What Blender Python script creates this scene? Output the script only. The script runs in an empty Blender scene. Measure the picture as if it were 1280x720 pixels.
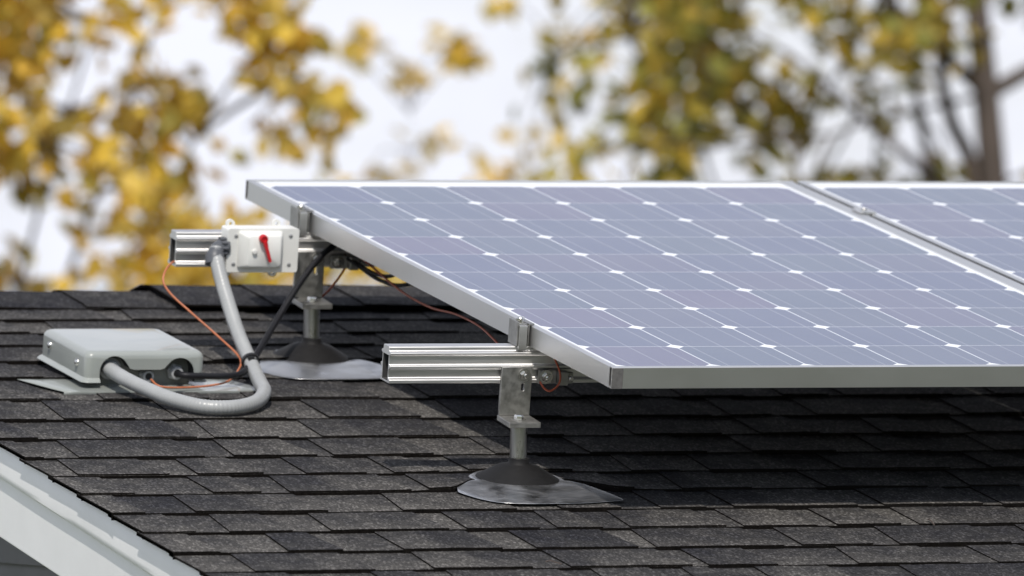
import bpy, bmesh, math, random
from mathutils import Vector, Matrix, noise
from mathutils.geometry import interpolate_bezier

# ------------------------------------------------------------------ camera, sky, sun, exposure
SC = bpy.context.scene
COL = SC.collection
YAW = 0.3799
CAM = Vector((-5.98298, -14.30098, 0.0913))
cd = bpy.data.cameras.new('camera')
cd.lens = 350.4; cd.sensor_width = 36; cd.clip_start = 0.1; cd.clip_end = 60000
cd.dof.use_dof = True; cd.dof.focus_distance = 15.42; cd.dof.aperture_fstop = 6.4; cd.dof.aperture_blades = 9
cam = bpy.data.objects.new('camera', cd); COL.objects.link(cam)
cam.matrix_world = Matrix.Translation(CAM) @ (Matrix.Rotation(-YAW, 4, 'Z') @ Matrix.Rotation(math.radians(90), 4, 'X') @ Matrix.Rotation(-0.0012, 4, 'Z'))
SC.camera = cam

SUN = Vector((-0.2404, -0.5767, 0.7808)).normalized()      # towards the sun
W = bpy.data.worlds.new('World'); SC.world = W; W.use_nodes = True
wn, wl = W.node_tree.nodes, W.node_tree.links
wn.clear()
wo = wn.new('ShaderNodeOutputWorld'); bg = wn.new('ShaderNodeBackground')
sky = wn.new('ShaderNodeTexSky'); sky.sky_type = 'NISHITA'; sky.sun_disc = False
sky.sun_elevation = math.asin(SUN.z); sky.sun_rotation = math.atan2(SUN.x, SUN.y)
sky.air_density = 1.0; sky.dust_density = 1.2; sky.ozone_density = 1.2; sky.altitude = 100
tc = wn.new('ShaderNodeTexCoord'); mp = wn.new('ShaderNodeMapping'); mp.inputs['Scale'].default_value = (3.2, 3.2, 9.0)
nz = wn.new('ShaderNodeTexNoise'); nz.inputs['Scale'].default_value = 5.0; nz.inputs['Detail'].default_value = 6; nz.inputs['Roughness'].default_value = .6
cr = wn.new('ShaderNodeMapRange'); cr.inputs['From Min'].default_value = .30; cr.inputs['From Max'].default_value = .60; cr.inputs['To Min'].default_value = .55
mx = wn.new('ShaderNodeMix'); mx.data_type = 'RGBA'
mx.inputs['B'].default_value = (8.6, 8.8, 9.7, 1)         # bright thin cloud
ml = wn.new('ShaderNodeMath'); ml.operation = 'MULTIPLY'
sz = wn.new('ShaderNodeSeparateXYZ'); wl.new(tc.outputs['Generated'], sz.inputs[0])
el = wn.new('ShaderNodeMapRange'); el.inputs['From Min'].default_value = .38; el.inputs['From Max'].default_value = .85; el.inputs['To Min'].default_value = 1.0; el.inputs['To Max'].default_value = .35
wl.new(sz.outputs['Z'], el.inputs['Value']); wl.new(el.outputs['Result'], ml.inputs[1])
wl.new(tc.outputs['Generated'], mp.inputs['Vector']); wl.new(mp.outputs['Vector'], nz.inputs['Vector'])
dt = wn.new('ShaderNodeVectorMath'); dt.operation = 'DOT_PRODUCT'; dt.inputs[1].default_value = (.2, .98, 0); wl.new(tc.outputs['Generated'], dt.inputs[0])
sm = wn.new('ShaderNodeMapRange'); sm.inputs['From Min'].default_value = -.9; sm.inputs['From Max'].default_value = -.1; sm.inputs['To Min'].default_value = 0.0; sm.inputs['To Max'].default_value = 1.0
wl.new(dt.outputs['Value'], sm.inputs['Value'])
m2_ = wn.new('ShaderNodeMath'); m2_.operation = 'MULTIPLY'; wl.new(sm.outputs['Result'], m2_.inputs[1])
wl.new(nz.outputs['Fac'], cr.inputs['Value']); wl.new(cr.outputs['Result'], m2_.inputs[0]); wl.new(m2_.outputs[0], ml.inputs[0]); wl.new(ml.outputs[0], mx.inputs['Factor'])
wl.new(sky.outputs['Color'], mx.inputs['A']); wl.new(mx.outputs['Result'], bg.inputs['Color'])
bg.inputs['Strength'].default_value = 0.10
wl.new(bg.outputs['Background'], wo.inputs['Surface'])

sd = bpy.data.lights.new('sun', 'SUN'); sd.energy = 3.3; sd.angle = math.radians(.5); sd.color = (1, .95, .88)
so = bpy.data.objects.new('sun', sd); COL.objects.link(so)
so.rotation_euler = (-SUN).to_track_quat('-Z', 'Y').to_euler(); so.location = SUN * 30
vs = SC.view_settings
vs.view_transform = 'Standard'; vs.look = 'None'; vs.exposure = 0.14; vs.gamma = 1; vs.use_curve_mapping = False
SC.cycles.max_bounces = 8; SC.cycles.use_denoising = True

# ------------------------------------------------------------------ frames of reference
T = 0.18612                                  # tilt of the panels
RT = math.atan(.191)                         # pitch of the roof
RC, RS = math.cos(RT), math.sin(RT)
RN = -0.241807                               # roof plane below the origin, along its normal
def RP(x, s, n):  return Vector((x, s*RC - (n+RN)*RS, s*RS + (n+RN)*RC))       # roof coordinates -> world
def PP(u, v, n):  return Vector((u, v*math.cos(T) - n*math.sin(T), v*math.sin(T) + n*math.cos(T)))  # panel -> world
GROUND = -4.3

# ------------------------------------------------------------------ materials
def mat(name, color=(.5,.5,.5), rough=.5, metal=0.0, var=0.0, vscale=20, bump=0.0, bscale=200, spec=.5, stretch=None, trans=0, rvar=0.0, coat=0):
    m = bpy.data.materials.new(name); m.use_nodes = True
    n, l = m.node_tree.nodes, m.node_tree.links
    b = n['Principled BSDF']
    b.inputs['Base Color'].default_value = (*color, 1); b.inputs['Roughness'].default_value = rough
    b.inputs['Metallic'].default_value = metal; b.inputs['Specular IOR Level'].default_value = spec
    b.inputs['Coat Weight'].default_value = coat
    t = n.new('ShaderNodeTexCoord'); mpn = n.new('ShaderNodeMapping')
    mpn.inputs['Scale'].default_value = stretch or (1, 1, 1)
    l.new(t.outputs['Object'], mpn.inputs['Vector'])
    if var or rvar:
        z = n.new('ShaderNodeTexNoise'); z.inputs['Scale'].default_value = vscale; z.inputs['Detail'].default_value = 5; z.inputs['Roughness'].default_value = .65
        l.new(mpn.outputs['Vector'], z.inputs['Vector'])
        if var:
            r = n.new('ShaderNodeMapRange'); r.inputs['From Min'].default_value = .3; r.inputs['From Max'].default_value = .7
            r.inputs['To Min'].default_value = 1 - var; r.inputs['To Max'].default_value = 1 + var
            l.new(z.outputs['Fac'], r.inputs['Value'])
            v = n.new('ShaderNodeMix'); v.data_type = 'RGBA'; v.blend_type = 'MULTIPLY'; v.inputs['Factor'].default_value = 1
            v.inputs['A'].default_value = (*color, 1); l.new(r.outputs['Result'], v.inputs['B']); l.new(v.outputs['Result'], b.inputs['Base Color'])
        if rvar:
            r2 = n.new('ShaderNodeMapRange'); r2.inputs['From Min'].default_value = .3; r2.inputs['From Max'].default_value = .7
            r2.inputs['To Min'].default_value = max(.02, rough - rvar); r2.inputs['To Max'].default_value = rough + rvar
            l.new(z.outputs['Fac'], r2.inputs['Value']); l.new(r2.outputs['Result'], b.inputs['Roughness'])
    if bump:
        z2 = n.new('ShaderNodeTexNoise'); z2.inputs['Scale'].default_value = bscale; z2.inputs['Detail'].default_value = 3
        l.new(mpn.outputs['Vector'], z2.inputs['Vector'])
        bp = n.new('ShaderNodeBump'); bp.inputs['Strength'].default_value = bump; bp.inputs['Distance'].default_value = .001
        l.new(z2.outputs['Fac'], bp.inputs['Height']); l.new(bp.outputs['Normal'], b.inputs['Normal'])
    return m

M = {}
M['anodised'] = mat('anodised_aluminium', (.68,.675,.665), .40, 1, var=.03, vscale=5, rvar=.03)
M['rail'] = mat('mill_aluminium', (.70,.69,.675), .43, 1, var=.08, vscale=60, rvar=.10, stretch=(.06,1,1))
M['rail_inside'] = mat('rail_inside', (.06,.06,.06), .7, .3)  # hollow's walls coloured dark, the shade inside the rail put into the colour
M['bracket'] = mat('brushed_bracket_aluminium', (.37,.365,.35), .5, 1, var=.22, vscale=70, rvar=.10, bump=.12, bscale=300)
M['galv'] = mat('galvanised_pipe', (.42,.415,.40), .30, 1, var=.12, vscale=120, rvar=.08, stretch=(1,1,.15))
M['flashing'] = mat('flashing_aluminium', (.62,.62,.625), .36, 1, var=.14, vscale=30, rvar=.10)
M['steel'] = mat('stainless_bolt', (.66,.65,.62), .25, 1, var=.1, vscale=200)
M['cap'] = mat('corner_key', (.13,.125,.12), .65, .1, var=.25, vscale=150, bump=.3, bscale=500)
M['rubber'] = mat('black_rubber', (.011,.0107,.0112), .62, 0, var=.2, vscale=60, spec=.22, stretch=(1,1,4), bump=.1, bscale=400)
M['black'] = mat('black_cable', (.009,.009,.011), .5, 0, var=.1, vscale=90, spec=.3)
M['tie'] = mat('black_nylon', (.012,.012,.012), .45)
M['conduit'] = mat('grey_conduit', (.34,.348,.345), .36, 0, var=.07, vscale=30)
M['fitting'] = mat('dark_grey_fitting', (.085,.09,.10), .45, 0, var=.08, vscale=50)
M['orange'] = mat('orange_wire', (.47,.15,.065), .45, 0, var=.12, vscale=60)
M['copper'] = mat('copper_wire', (.34,.075,.035), .38, .25, var=.15, vscale=60)
M['boxgrey'] = mat('painted_grey_steel', (.30,.318,.298), .30, 0, var=.04, vscale=12, coat=.5, bump=.04, bscale=90)
M['boxbase'] = mat('box_base_grey', (.16,.165,.15), .5, 0, var=.15, vscale=30)
M['boxdark'] = mat('box_inside', (.02,.02,.02), .7)
M['gland'] = mat('grey_gland', (.36,.365,.37), .4, 0, var=.06, vscale=60)
M['white_pvc'] = mat('white_plastic', (.74,.735,.70), .38, 0, var=.03, vscale=25)
M['red'] = mat('red_plastic', (.50,.010,.016), .38, 0)
M['hole'] = mat('screw_recess', (.10,.10,.09), .6)
M['paint'] = mat('white_painted_trim', (.89,.885,.88), .5, 0, var=.03, vscale=8, bump=.08, bscale=60)
M['siding'] = mat('grey_siding', (.14,.14,.15), .6, 0, var=.1, vscale=12)
M['backsheet'] = mat('white_backsheet', (.7,.7,.7), .5)
M['window'] = mat('window_glass', (.03,.04,.05), .08)

def shingle_mat():
    m = bpy.data.materials.new('asphalt_shingles'); m.use_nodes = True
    n, l = m.node_tree.nodes, m.node_tree.links; b = n['Principled BSDF']
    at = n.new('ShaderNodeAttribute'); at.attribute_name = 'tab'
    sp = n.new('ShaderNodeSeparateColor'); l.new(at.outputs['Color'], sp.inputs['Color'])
    t = n.new('ShaderNodeTexCoord')
    mpp = n.new('ShaderNodeMapping'); mpp.inputs['Scale'].default_value = (1, .42, .42); l.new(t.outputs['Object'], mpp.inputs['Vector'])
    g = n.new('ShaderNodeTexNoise'); g.inputs['Scale'].default_value = 360; g.inputs['Detail'].default_value = 2; g.inputs['Roughness'].default_value = .7
    g2 = n.new('ShaderNodeTexNoise'); g2.inputs['Scale'].default_value = 26; g2.inputs['Detail'].default_value = 4; g2.inputs['Roughness'].default_value = .6
    g3 = n.new('ShaderNodeTexVoronoi'); g3.inputs['Scale'].default_value = 380
    g4 = n.new('ShaderNodeTexNoise'); g4.inputs['Scale'].default_value = 2.2; g4.inputs['Detail'].default_value = 3
    for q in (g2, g4): l.new(t.outputs['Object'], q.inputs['Vector'])
    for q in (g, g3): l.new(mpp.outputs['Vector'], q.inputs['Vector'])
    def ma(op, a, bb=None, c=None):
        k = n.new('ShaderNodeMath'); k.operation = op
        for i, v in enumerate((a, bb, c)):
            if v is None: continue
            if isinstance(v, (int, float)): k.inputs[i].default_value = v
            else: l.new(v, k.inputs[i])
        return k.outputs[0]
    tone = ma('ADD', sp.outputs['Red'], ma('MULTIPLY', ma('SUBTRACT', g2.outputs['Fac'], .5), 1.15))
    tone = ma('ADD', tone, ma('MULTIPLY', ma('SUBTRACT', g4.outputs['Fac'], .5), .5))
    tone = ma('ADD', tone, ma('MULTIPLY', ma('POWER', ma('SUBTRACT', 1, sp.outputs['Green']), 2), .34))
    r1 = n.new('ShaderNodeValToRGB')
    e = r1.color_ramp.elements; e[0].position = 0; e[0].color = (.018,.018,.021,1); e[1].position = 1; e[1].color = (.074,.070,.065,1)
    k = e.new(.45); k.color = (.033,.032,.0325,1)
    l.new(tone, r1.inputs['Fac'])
    gr = n.new('ShaderNodeMapRange'); gr.inputs['From Min'].default_value = .32; gr.inputs['From Max'].default_value = .70
    gr.inputs['To Min'].default_value = .42; gr.inputs['To Max'].default_value = 1.62; l.new(g.outputs['Fac'], gr.inputs['Value'])
    wn_ = n.new('ShaderNodeSeparateColor'); l.new(g3.outputs['Color'], wn_.inputs['Color'])
    sp2 = ma('MULTIPLY', ma('GREATER_THAN', wn_.outputs['Red'], .85), 1.4)
    gm = ma('ADD', gr.outputs['Result'], sp2)
    mu = n.new('ShaderNodeMix'); mu.data_type = 'RGBA'; mu.blend_type = 'MULTIPLY'; mu.inputs['Factor'].default_value = 1
    l.new(r1.outputs['Color'], mu.inputs['A']); l.new(gm, mu.inputs['B'])
    l.new(mu.outputs['Result'], b.inputs['Base Color'])
    b.inputs['Roughness'].default_value = .85; b.inputs['Specular IOR Level'].default_value = .07
    bp = n.new('ShaderNodeBump'); bp.inputs['Strength'].default_value = .55; bp.inputs['Distance'].default_value = .0012
    l.new(g.outputs['Fac'], bp.inputs['Height']); l.new(bp.outputs['Normal'], b.inputs['Normal'])
    return m
M['shingle'] = shingle_mat()
M['edge'] = mat('asphalt_cut_edge', (.0095,.008,.007), .95, 0, var=.5, vscale=160, spec=.05, bump=.6, bscale=300)

def cell_mat():
    S = .158
    m = bpy.data.materials.new('monocrystalline_cells'); m.use_nodes = True
    n, l = m.node_tree.nodes, m.node_tree.links; b = n['Principled BSDF']
    t = n.new('ShaderNodeTexCoord'); sx = n.new('ShaderNodeSeparateXYZ'); l.new(t.outputs['Object'], sx.inputs[0])
    def ma(op, a, bb=None, c=None):
        k = n.new('ShaderNodeMath'); k.operation = op
        for i, v in enumerate((a, bb, c)):
            if v is None: continue
            if isinstance(v, (int, float)): k.inputs[i].default_value = v
            else: l.new(v, k.inputs[i])
        return k.outputs[0]
    U = ma('ADD', ma('DIVIDE', sx.outputs['X'], S), 1.0); V = ma('ADD', ma('DIVIDE', sx.outputs['Y'], S), 1.0)
    fu = ma('FRACT', U); fv = ma('FRACT', V)
    du = ma('MULTIPLY', ma('MINIMUM', fu, ma('SUBTRACT', 1, fu)), S); dv = ma('MULTIPLY', ma('MINIMUM', fv, ma('SUBTRACT', 1, fv)), S)
    gapu = ma('LESS_THAN', du, .0013); gapv = ma('LESS_THAN', dv, .0008)
    spot = ma('LESS_THAN', ma('ADD', du, dv), .0155)
    out = ma('MAXIMUM', ma('MAXIMUM', ma('LESS_THAN', U, .002), ma('GREATER_THAN', U, 5.998)), ma('MAXIMUM', ma('LESS_THAN', V, .002), ma('GREATER_THAN', V, 9.998)))
    white = ma('MAXIMUM', ma('MAXIMUM', gapu, gapv), ma('MAXIMUM', spot, out))
    f3 = ma('FRACT', ma('MULTIPLY', fu, 3.0)); bus = ma('LESS_THAN', ma('MULTIPLY', ma('ABSOLUTE', ma('SUBTRACT', f3, .5)), S/3), .0009)
    cx = n.new('ShaderNodeCombineXYZ'); l.new(ma('FLOOR', U), cx.inputs[0]); l.new(ma('FLOOR', V), cx.inputs[1])
    oi = n.new('ShaderNodeObjectInfo'); l.new(oi.outputs['Random'], cx.inputs[2])
    wnn = n.new('ShaderNodeTexWhiteNoise'); wnn.noise_dimensions = '3D'; l.new(cx.outputs[0], wnn.inputs['Vector'])
    cr_ = n.new('ShaderNodeValToRGB'); e = cr_.color_ramp.elements
    e[0].color = (.018,.036,.128,1); e[1].color = (.044,.040,.128,1); k = e.new(.5); k.color = (.022,.050,.118,1)
    l.new(wnn.outputs['Value'], cr_.inputs['Fac'])
    def mixc(f, a, c):
        k = n.new('ShaderNodeMix'); k.data_type = 'RGBA'; l.new(f, k.inputs['Factor'])
        if isinstance(a, tuple): k.inputs['A'].default_value = a
        else: l.new(a, k.inputs['A'])
        k.inputs['B'].default_value = c; return k.outputs['Result']
    c = mixc(bus, cr_.outputs['Color'], (.19,.21,.27,1)); c = mixc(white, c, (.60,.63,.68,1)); c = mixc(ma('MAXIMUM', spot, out), c, (.80,.82,.84,1))
    l.new(c, b.inputs['Base Color'])
    z = n.new('ShaderNodeTexNoise'); z.inputs['Scale'].default_value = 5; z.inputs['Detail'].default_value = 4; l.new(t.outputs['Object'], z.inputs['Vector'])
    r = n.new('ShaderNodeMapRange'); r.inputs['To Min'].default_value = .08; r.inputs['To Max'].default_value = .20; l.new(z.outputs['Fac'], r.inputs['Value'])
    l.new(r.outputs['Result'], b.inputs['Roughness']); b.inputs['IOR'].default_value = 1.5
    return m
M['cells'] = cell_mat()

def leaf_mat(name):
    m = bpy.data.materials.new(name); m.use_nodes = True
    n, l = m.node_tree.nodes, m.node_tree.links; b = n['Principled BSDF']
    at = n.new('ShaderNodeAttribute'); at.attribute_name = 'tab'; l.new(at.outputs['Color'], b.inputs['Base Color'])
    b.inputs['Roughness'].default_value = .55; b.inputs['Specular IOR Level'].default_value = .3
    tr = n.new('ShaderNodeBsdfTranslucent'); l.new(at.outputs['Color'], tr.inputs['Color'])
    ms = n.new('ShaderNodeMixShader'); ms.inputs[0].default_value = .45
    l.new(b.outputs[0], ms.inputs[1]); l.new(tr.outputs[0], ms.inputs[2]); l.new(ms.outputs[0], n['Material Output'].inputs['Surface'])
    return m
M['leaf'] = leaf_mat('autumn_leaf')
M['bark'] = mat('bark', (.085,.065,.055), .85, 0, var=.35, vscale=14, stretch=(1,1,.25), bump=.8, bscale=25)

def grass_mat():
    m = mat('lawn', (.07,.085,.03), .9, 0, var=.45, vscale=.9, bump=.5, bscale=40); return m
M['grass'] = grass_mat()

# ------------------------------------------------------------------ mesh builder
class MB:
    def __init__(s): s.v = []; s.f = []; s.m = []; s.c = []
    def vert(s, p): s.v.append(tuple(p)); return len(s.v)-1
    def face(s, idx, m=0, c=None): s.f.append(tuple(idx)); s.m.append(m); s.c.append(c)
    def poly(s, pts, m=0, c=None): s.face([s.vert(p) for p in pts], m, c)
    def hexa(s, p, m=0):          # eight corners: bottom ring then top ring
        i = [s.vert(q) for q in p]
        for q in ((3,2,1,0),(4,5,6,7),(0,1,5,4),(1,2,6,5),(2,3,7,6),(3,0,4,7)): s.face([i[k] for k in q], m)
    def box(s, x0, x1, y0, y1, z0, z1, m=0, fn=None):
        p = [(x0,y0,z0),(x1,y0,z0),(x1,y1,z0),(x0,y1,z0),(x0,y0,z1),(x1,y0,z1),(x1,y1,z1),(x0,y1,z1)]
        s.hexa([fn(*q) if fn else q for q in p], m)
    def rings(s, rings, m=0, closed=True, cap0=False, cap1=False):
        ids = [[s.vert(p) for p in r] for r in rings]; k = len(ids[0])
        for a, b in zip(ids, ids[1:]):
            for i in range(k if closed else k-1):
                j = (i+1) % k; s.face((a[i], a[j], b[j], b[i]), m)
        if cap0: s.face(ids[0][::-1], m)
        if cap1: s.face(ids[-1], m)
    def tube(s, pts, r, seg=12, m=0, caps=True):
        pts = [Vector(p) for p in pts]; n = len(pts); up = None; rr = []
        for i, p in enumerate(pts):
            d = (pts[min(i+1, n-1)] - pts[max(i-1, 0)]).normalized()
            if up is None: up = d.orthogonal().normalized()
            up = (up - d*up.dot(d)).normalized(); w = d.cross(up)
            q = r(i/(n-1)) if callable(r) else r
            rr.append([p + (up*math.cos(2*math.pi*k/seg) + w*math.sin(2*math.pi*k/seg))*q for k in range(seg)])
        s.rings(rr, m, True, caps, caps)
    def lathe(s, prof, c=(0,0,0), axis=(0,0,1), seg=40, m=0, caps=True):
        a = Vector(axis).normalized(); u = a.orthogonal().normalized(); w = a.cross(u); c = Vector(c)
        s.rings([[c + a*h + (u*math.cos(2*math.pi*k/seg) + w*math.sin(2*math.pi*k/seg))*r for k in range(seg)] for r, h in prof], m, True, caps, caps)
    def build(s, name, mats, parent=None, smooth=35, bevel=0, segs=2, loc=None):
        me = bpy.data.meshes.new(name); me.from_pydata(s.v, [], s.f)
        mats = mats if isinstance(mats, (list, tuple)) else [mats]
        for q in mats: me.materials.append(q)
        me.polygons.foreach_set('material_index', s.m)
        if any(c is not None for c in s.c):
            at = me.color_attributes.new('tab', 'FLOAT_COLOR', 'CORNER'); flat = []
            for f, c in zip(s.f, s.c):
                for i in range(len(f)):
                    q = c if c is not None else (0,0,0)
                    q = q[i] if isinstance(q[0], (tuple, list)) else q
                    flat += [q[0], q[1], q[2], 1]
            at.data.foreach_set('color', flat)
        me.validate(clean_customdata=False)
        fix_normals(me)
        if smooth: 
            me.polygons.foreach_set('use_smooth', [True]*len(me.polygons)); me.set_sharp_from_angle(angle=math.radians(smooth))
        me.update()
        o = bpy.data.objects.new(name, me); COL.objects.link(o)
        if parent: o.parent = parent
        if loc: o.location = loc
        if bevel:
            b = o.modifiers.new('edge', 'BEVEL'); b.width = bevel; b.segments = segs; b.limit_method = 'ANGLE'; b.angle_limit = math.radians(40); b.harden_normals = False
        return o
NOFIX = [False]
def fix_normals(me):
    if NOFIX[0]: return
    bm = bmesh.new(); bm.from_mesh(me); bmesh.ops.recalc_face_normals(bm, faces=bm.faces); bm.to_mesh(me); bm.free()

def plate(outer, holes, y0, y1, mb, fn, m=0, hm=None):
    """a flat plate of outline `outer` with holes, between depths y0 and y1; fn(a, b, y) -> point"""
    bm = bmesh.new()
    loops = [outer] + holes; edges = []
    for L in loops:
        vs_ = [bm.verts.new((a, b, 0)) for a, b in L]
        edges += [bm.edges.new((vs_[i], vs_[(i+1) % len(vs_)])) for i in range(len(vs_))]
    bmesh.ops.triangle_fill(bm, use_beauty=True, use_dissolve=False, edges=edges, normal=(0,0,1))
    bm.verts.index_update()
    for y in (y0, y1):
        ids = [mb.vert(fn(v.co.x, v.co.y, y)) for v in bm.verts]
        for f in bm.faces: mb.face([ids[v.index] for v in f.verts], m)
    bm.free()
    for q, L in enumerate(loops):
        A = [mb.vert(fn(a, b, y0)) for a, b in L]; B = [mb.vert(fn(a, b, y1)) for a, b in L]
        for i in range(len(L)):
            j = (i+1) % len(L); mb.face((A[i], A[j], B[j], B[i]), hm if q and hm is not None else m)
def weld(o, d=1e-5):
    bm = bmesh.new(); bm.from_mesh(o.data); bmesh.ops.remove_doubles(bm, verts=bm.verts, dist=d)
    bmesh.ops.recalc_face_normals(bm, faces=bm.faces); bm.to_mesh(o.data); bm.free()
    o.data.set_sharp_from_angle(angle=math.radians(35)); return o
def circ(cx, cy, r, k=16): return [(cx + r*math.cos(2*math.pi*i/k), cy + r*math.sin(2*math.pi*i/k)) for i in range(k)]
def rrect(x0, x1, y0, y1, r, k=5):
    out = []
    for cx, cy, a in ((x1-r, y1-r, 0), (x0+r, y1-r, 90), (x0+r, y0+r, 180), (x1-r, y0+r, 270)):
        out += [(cx + r*math.cos(math.radians(a + 90*i/k)), cy + r*math.sin(math.radians(a + 90*i/k))) for i in range(k+1)]
    return out
def spline(pts, step=.004):
    P = [Vector(p) for p in pts]; P = [P[0]*2 - P[1]] + P + [P[-1]*2 - P[-2]]; out = []
    for a, b, c, d in zip(P, P[1:], P[2:], P[3:]):
        k = max(2, int((c-b).length/step))
        for i in range(k):
            t = i/k
            out.append(.5*((2*b) + (c-a)*t + (2*a - 5*b + 4*c - d)*t*t + (3*b - a - 3*c + d)*t**3))
    out.append(P[-2]); return out
def thing(name, label, cat, loc=(0,0,0), rot=(0,0,0), group=None):
    o = bpy.data.objects.new(name, None); COL.objects.link(o); o.location = loc; o.rotation_euler = rot; o.empty_display_size = .1
    o['label'] = label; o['category'] = cat
    if group: o['group'] = group
    return o
def tag(o, label, cat, group=None, kind=None):
    o['label'] = label; o['category'] = cat
    if group: o['group'] = group
    if kind: o['kind'] = kind
    return o
def copy_tree(o, parent=None):
    c = o.copy(); COL.objects.link(c)
    if parent: c.parent = parent
    for ch in o.children: copy_tree(ch, c)
    return c

# ------------------------------------------------------------------ ground
def ground():
    mb = MB(); R_ = [0, 6, 12, 25, 60, 150, 400, 1200, 4000, 12000]; k = 48; rings = []
    for r in R_[1:]: rings.append([(r*math.cos(2*math.pi*i/k), r*math.sin(2*math.pi*i/k), GROUND + (noise.noise((r*.3, i, 0))*.08 if r < 200 else 0)) for i in range(k)])
    mb.rings(rings, 0, True, True, False)
    o = mb.build('ground', M['grass']); o['kind'] = 'structure'; return o
ground()

# ------------------------------------------------------------------ house
EDGES = [-1.34,-1.2,-1.06,-.922,-.783,-.643,-.504,-.371,-.229,-.09,.051,.189,.327,.471,.620,.780,.945,1.09,1.225,1.335,1.447,1.56]
X0, X1 = -.943, 6.2
RIDGE = 1.70
FOOT_X, FOOT_S = -.1965, .126
BUMPS = [(.051, -.21, .17, .0055), (1.09, -.20, .16, .0045), (.945, -.56, .24, .0042), (.189, -.2, .12, .003)]
def lift(s0, x):
    h = 0
    for sk, xc, w, a in BUMPS:
        if abs(sk - s0) < .01: h += a*math.exp(-((x-xc)/w)**4)
    return h
def shingles(mb, edges, x0, x1, seed, fn, fine=.011):
    rnd = random.Random(seed)
    for k in range(len(edges)-1):
        s0, s1 = edges[k], edges[k+1]; span = s1 - s0; top = s1 + .022; ph = rnd.uniform(0, 50)
        xl = x0 + rnd.uniform(-.0018, .0012)
        def wav(x): return .0012*noise.noise((x*3.1, ph, 0)) + .0005*noise.noise((x*17, ph, 3))
        def nn(x, s, low, high): 
            t = (s - s0)/span
            return low + (high-low)*t + wav(x) + lift(s0, x)*max(0, 1-t)
        def strip(xa_b, xb_b, xa_t, xb_t, low, high, tone, ja, side):
            # bottom edge xa_b..xb_b at s0, top edge xa_t..xb_t at `top`
            cnt = max(2, int((xb_b - xa_b)/fine)); rows = [0, .12, .4, .75, 1.0]
            grid = []; amp = rnd.choice((0, 0, .28, -.28, .2)); u0 = rnd.uniform(.2, .7)
            def tn(u): 
                q = min(1, max(0, (u - u0)/.12 + .5)); return tone + amp*(q*q*(3 - 2*q) - .5)
            for j, t in enumerate(rows):
                row = []
                for i in range(cnt+1):
                    f = i/cnt
                    xb = xa_b + (xb_b-xa_b)*f; xt = xa_t + (xb_t-xa_t)*f
                    x = xb + (xt-xb)*t; s = s0 + (top-s0)*t
                    if j == 0: s += ja + .0019*noise.noise((x*75, ph, 9)) + .0014*noise.noise((x*22, ph, 9)) + .002*noise.noise((x*2.2, ph, 5))
                    if abs(s0 - .051) < .01:      # cut round the boot
                        d_ = abs(x - FOOT_X)
                        if d_ < .135: s = max(s, .050 + .075*min(1, (.135 - d_)/.055))
                    row.append((x, s, nn(x, s, low, high)))
                grid.append(row)
            ids = [[mb.vert(fn(*p)) for p in r] for r in grid]
            for j in range(len(rows)-1):
                for i in range(cnt):
                    t0, t1 = tn(i/cnt), tn((i+1)/cnt)
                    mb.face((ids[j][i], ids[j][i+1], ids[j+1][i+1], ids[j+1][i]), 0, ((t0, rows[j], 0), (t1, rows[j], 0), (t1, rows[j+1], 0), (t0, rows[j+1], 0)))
            low_ids = [mb.vert(fn(p[0], p[1] + .001, -.006)) for p in grid[0]]
            for i in range(cnt): mb.face((low_ids[i], low_ids[i+1], ids[0][i+1], ids[0][i]), 1)
            if side:
                for e in (0, cnt):
                    dn = [mb.vert(fn(grid[j][e][0], grid[j][e][1], grid[j][e][2] - (high if j else low) - .0035)) for j in range(len(rows))]
                    for j in range(len(rows)-1): mb.face((ids[j][e], dn[j], dn[j+1], ids[j+1][e]), 1)
        # backing layer, cut into strips of about a metre, each strip its own blend
        x = xl - rnd.uniform(0, .5)
        cuts = []
        while x < x1:
            nx = x + rnd.uniform(.22, .42); cuts.append((max(x, xl), min(nx, x1))); x = nx
        for a, b in cuts:
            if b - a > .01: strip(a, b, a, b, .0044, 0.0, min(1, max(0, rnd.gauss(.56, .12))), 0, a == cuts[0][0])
        # thicker tabs, wider at the foot
        x = xl - rnd.uniform(0, .2); first = True
        while x < x1:
            w = rnd.choice((.08, .11, .13, .16, .19, .23)) * rnd.uniform(.9, 1.1)
            fl = rnd.uniform(.006, .022); fr = rnd.uniform(.004, .018)
            a, b = max(x, xl), min(x + w, x1)
            if b - a > .03:
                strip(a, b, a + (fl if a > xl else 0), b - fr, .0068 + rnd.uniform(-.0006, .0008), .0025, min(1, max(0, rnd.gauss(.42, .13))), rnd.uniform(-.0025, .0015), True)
            x += w + rnd.choice((.03, .05, .07, .09, .12)) * rnd.uniform(.85, 1.15)

house = thing('house', 'house with dark asphalt shingle roof and white rake trim under the solar panels', 'house', (0, 0, GROUND))
HZ = lambda p: Vector((p[0], p[1], p[2] - GROUND))
mb = MB(); shingles(mb, EDGES, X0, X1, 41, lambda x, s, n: HZ(RP(x, s, n)))
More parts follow.
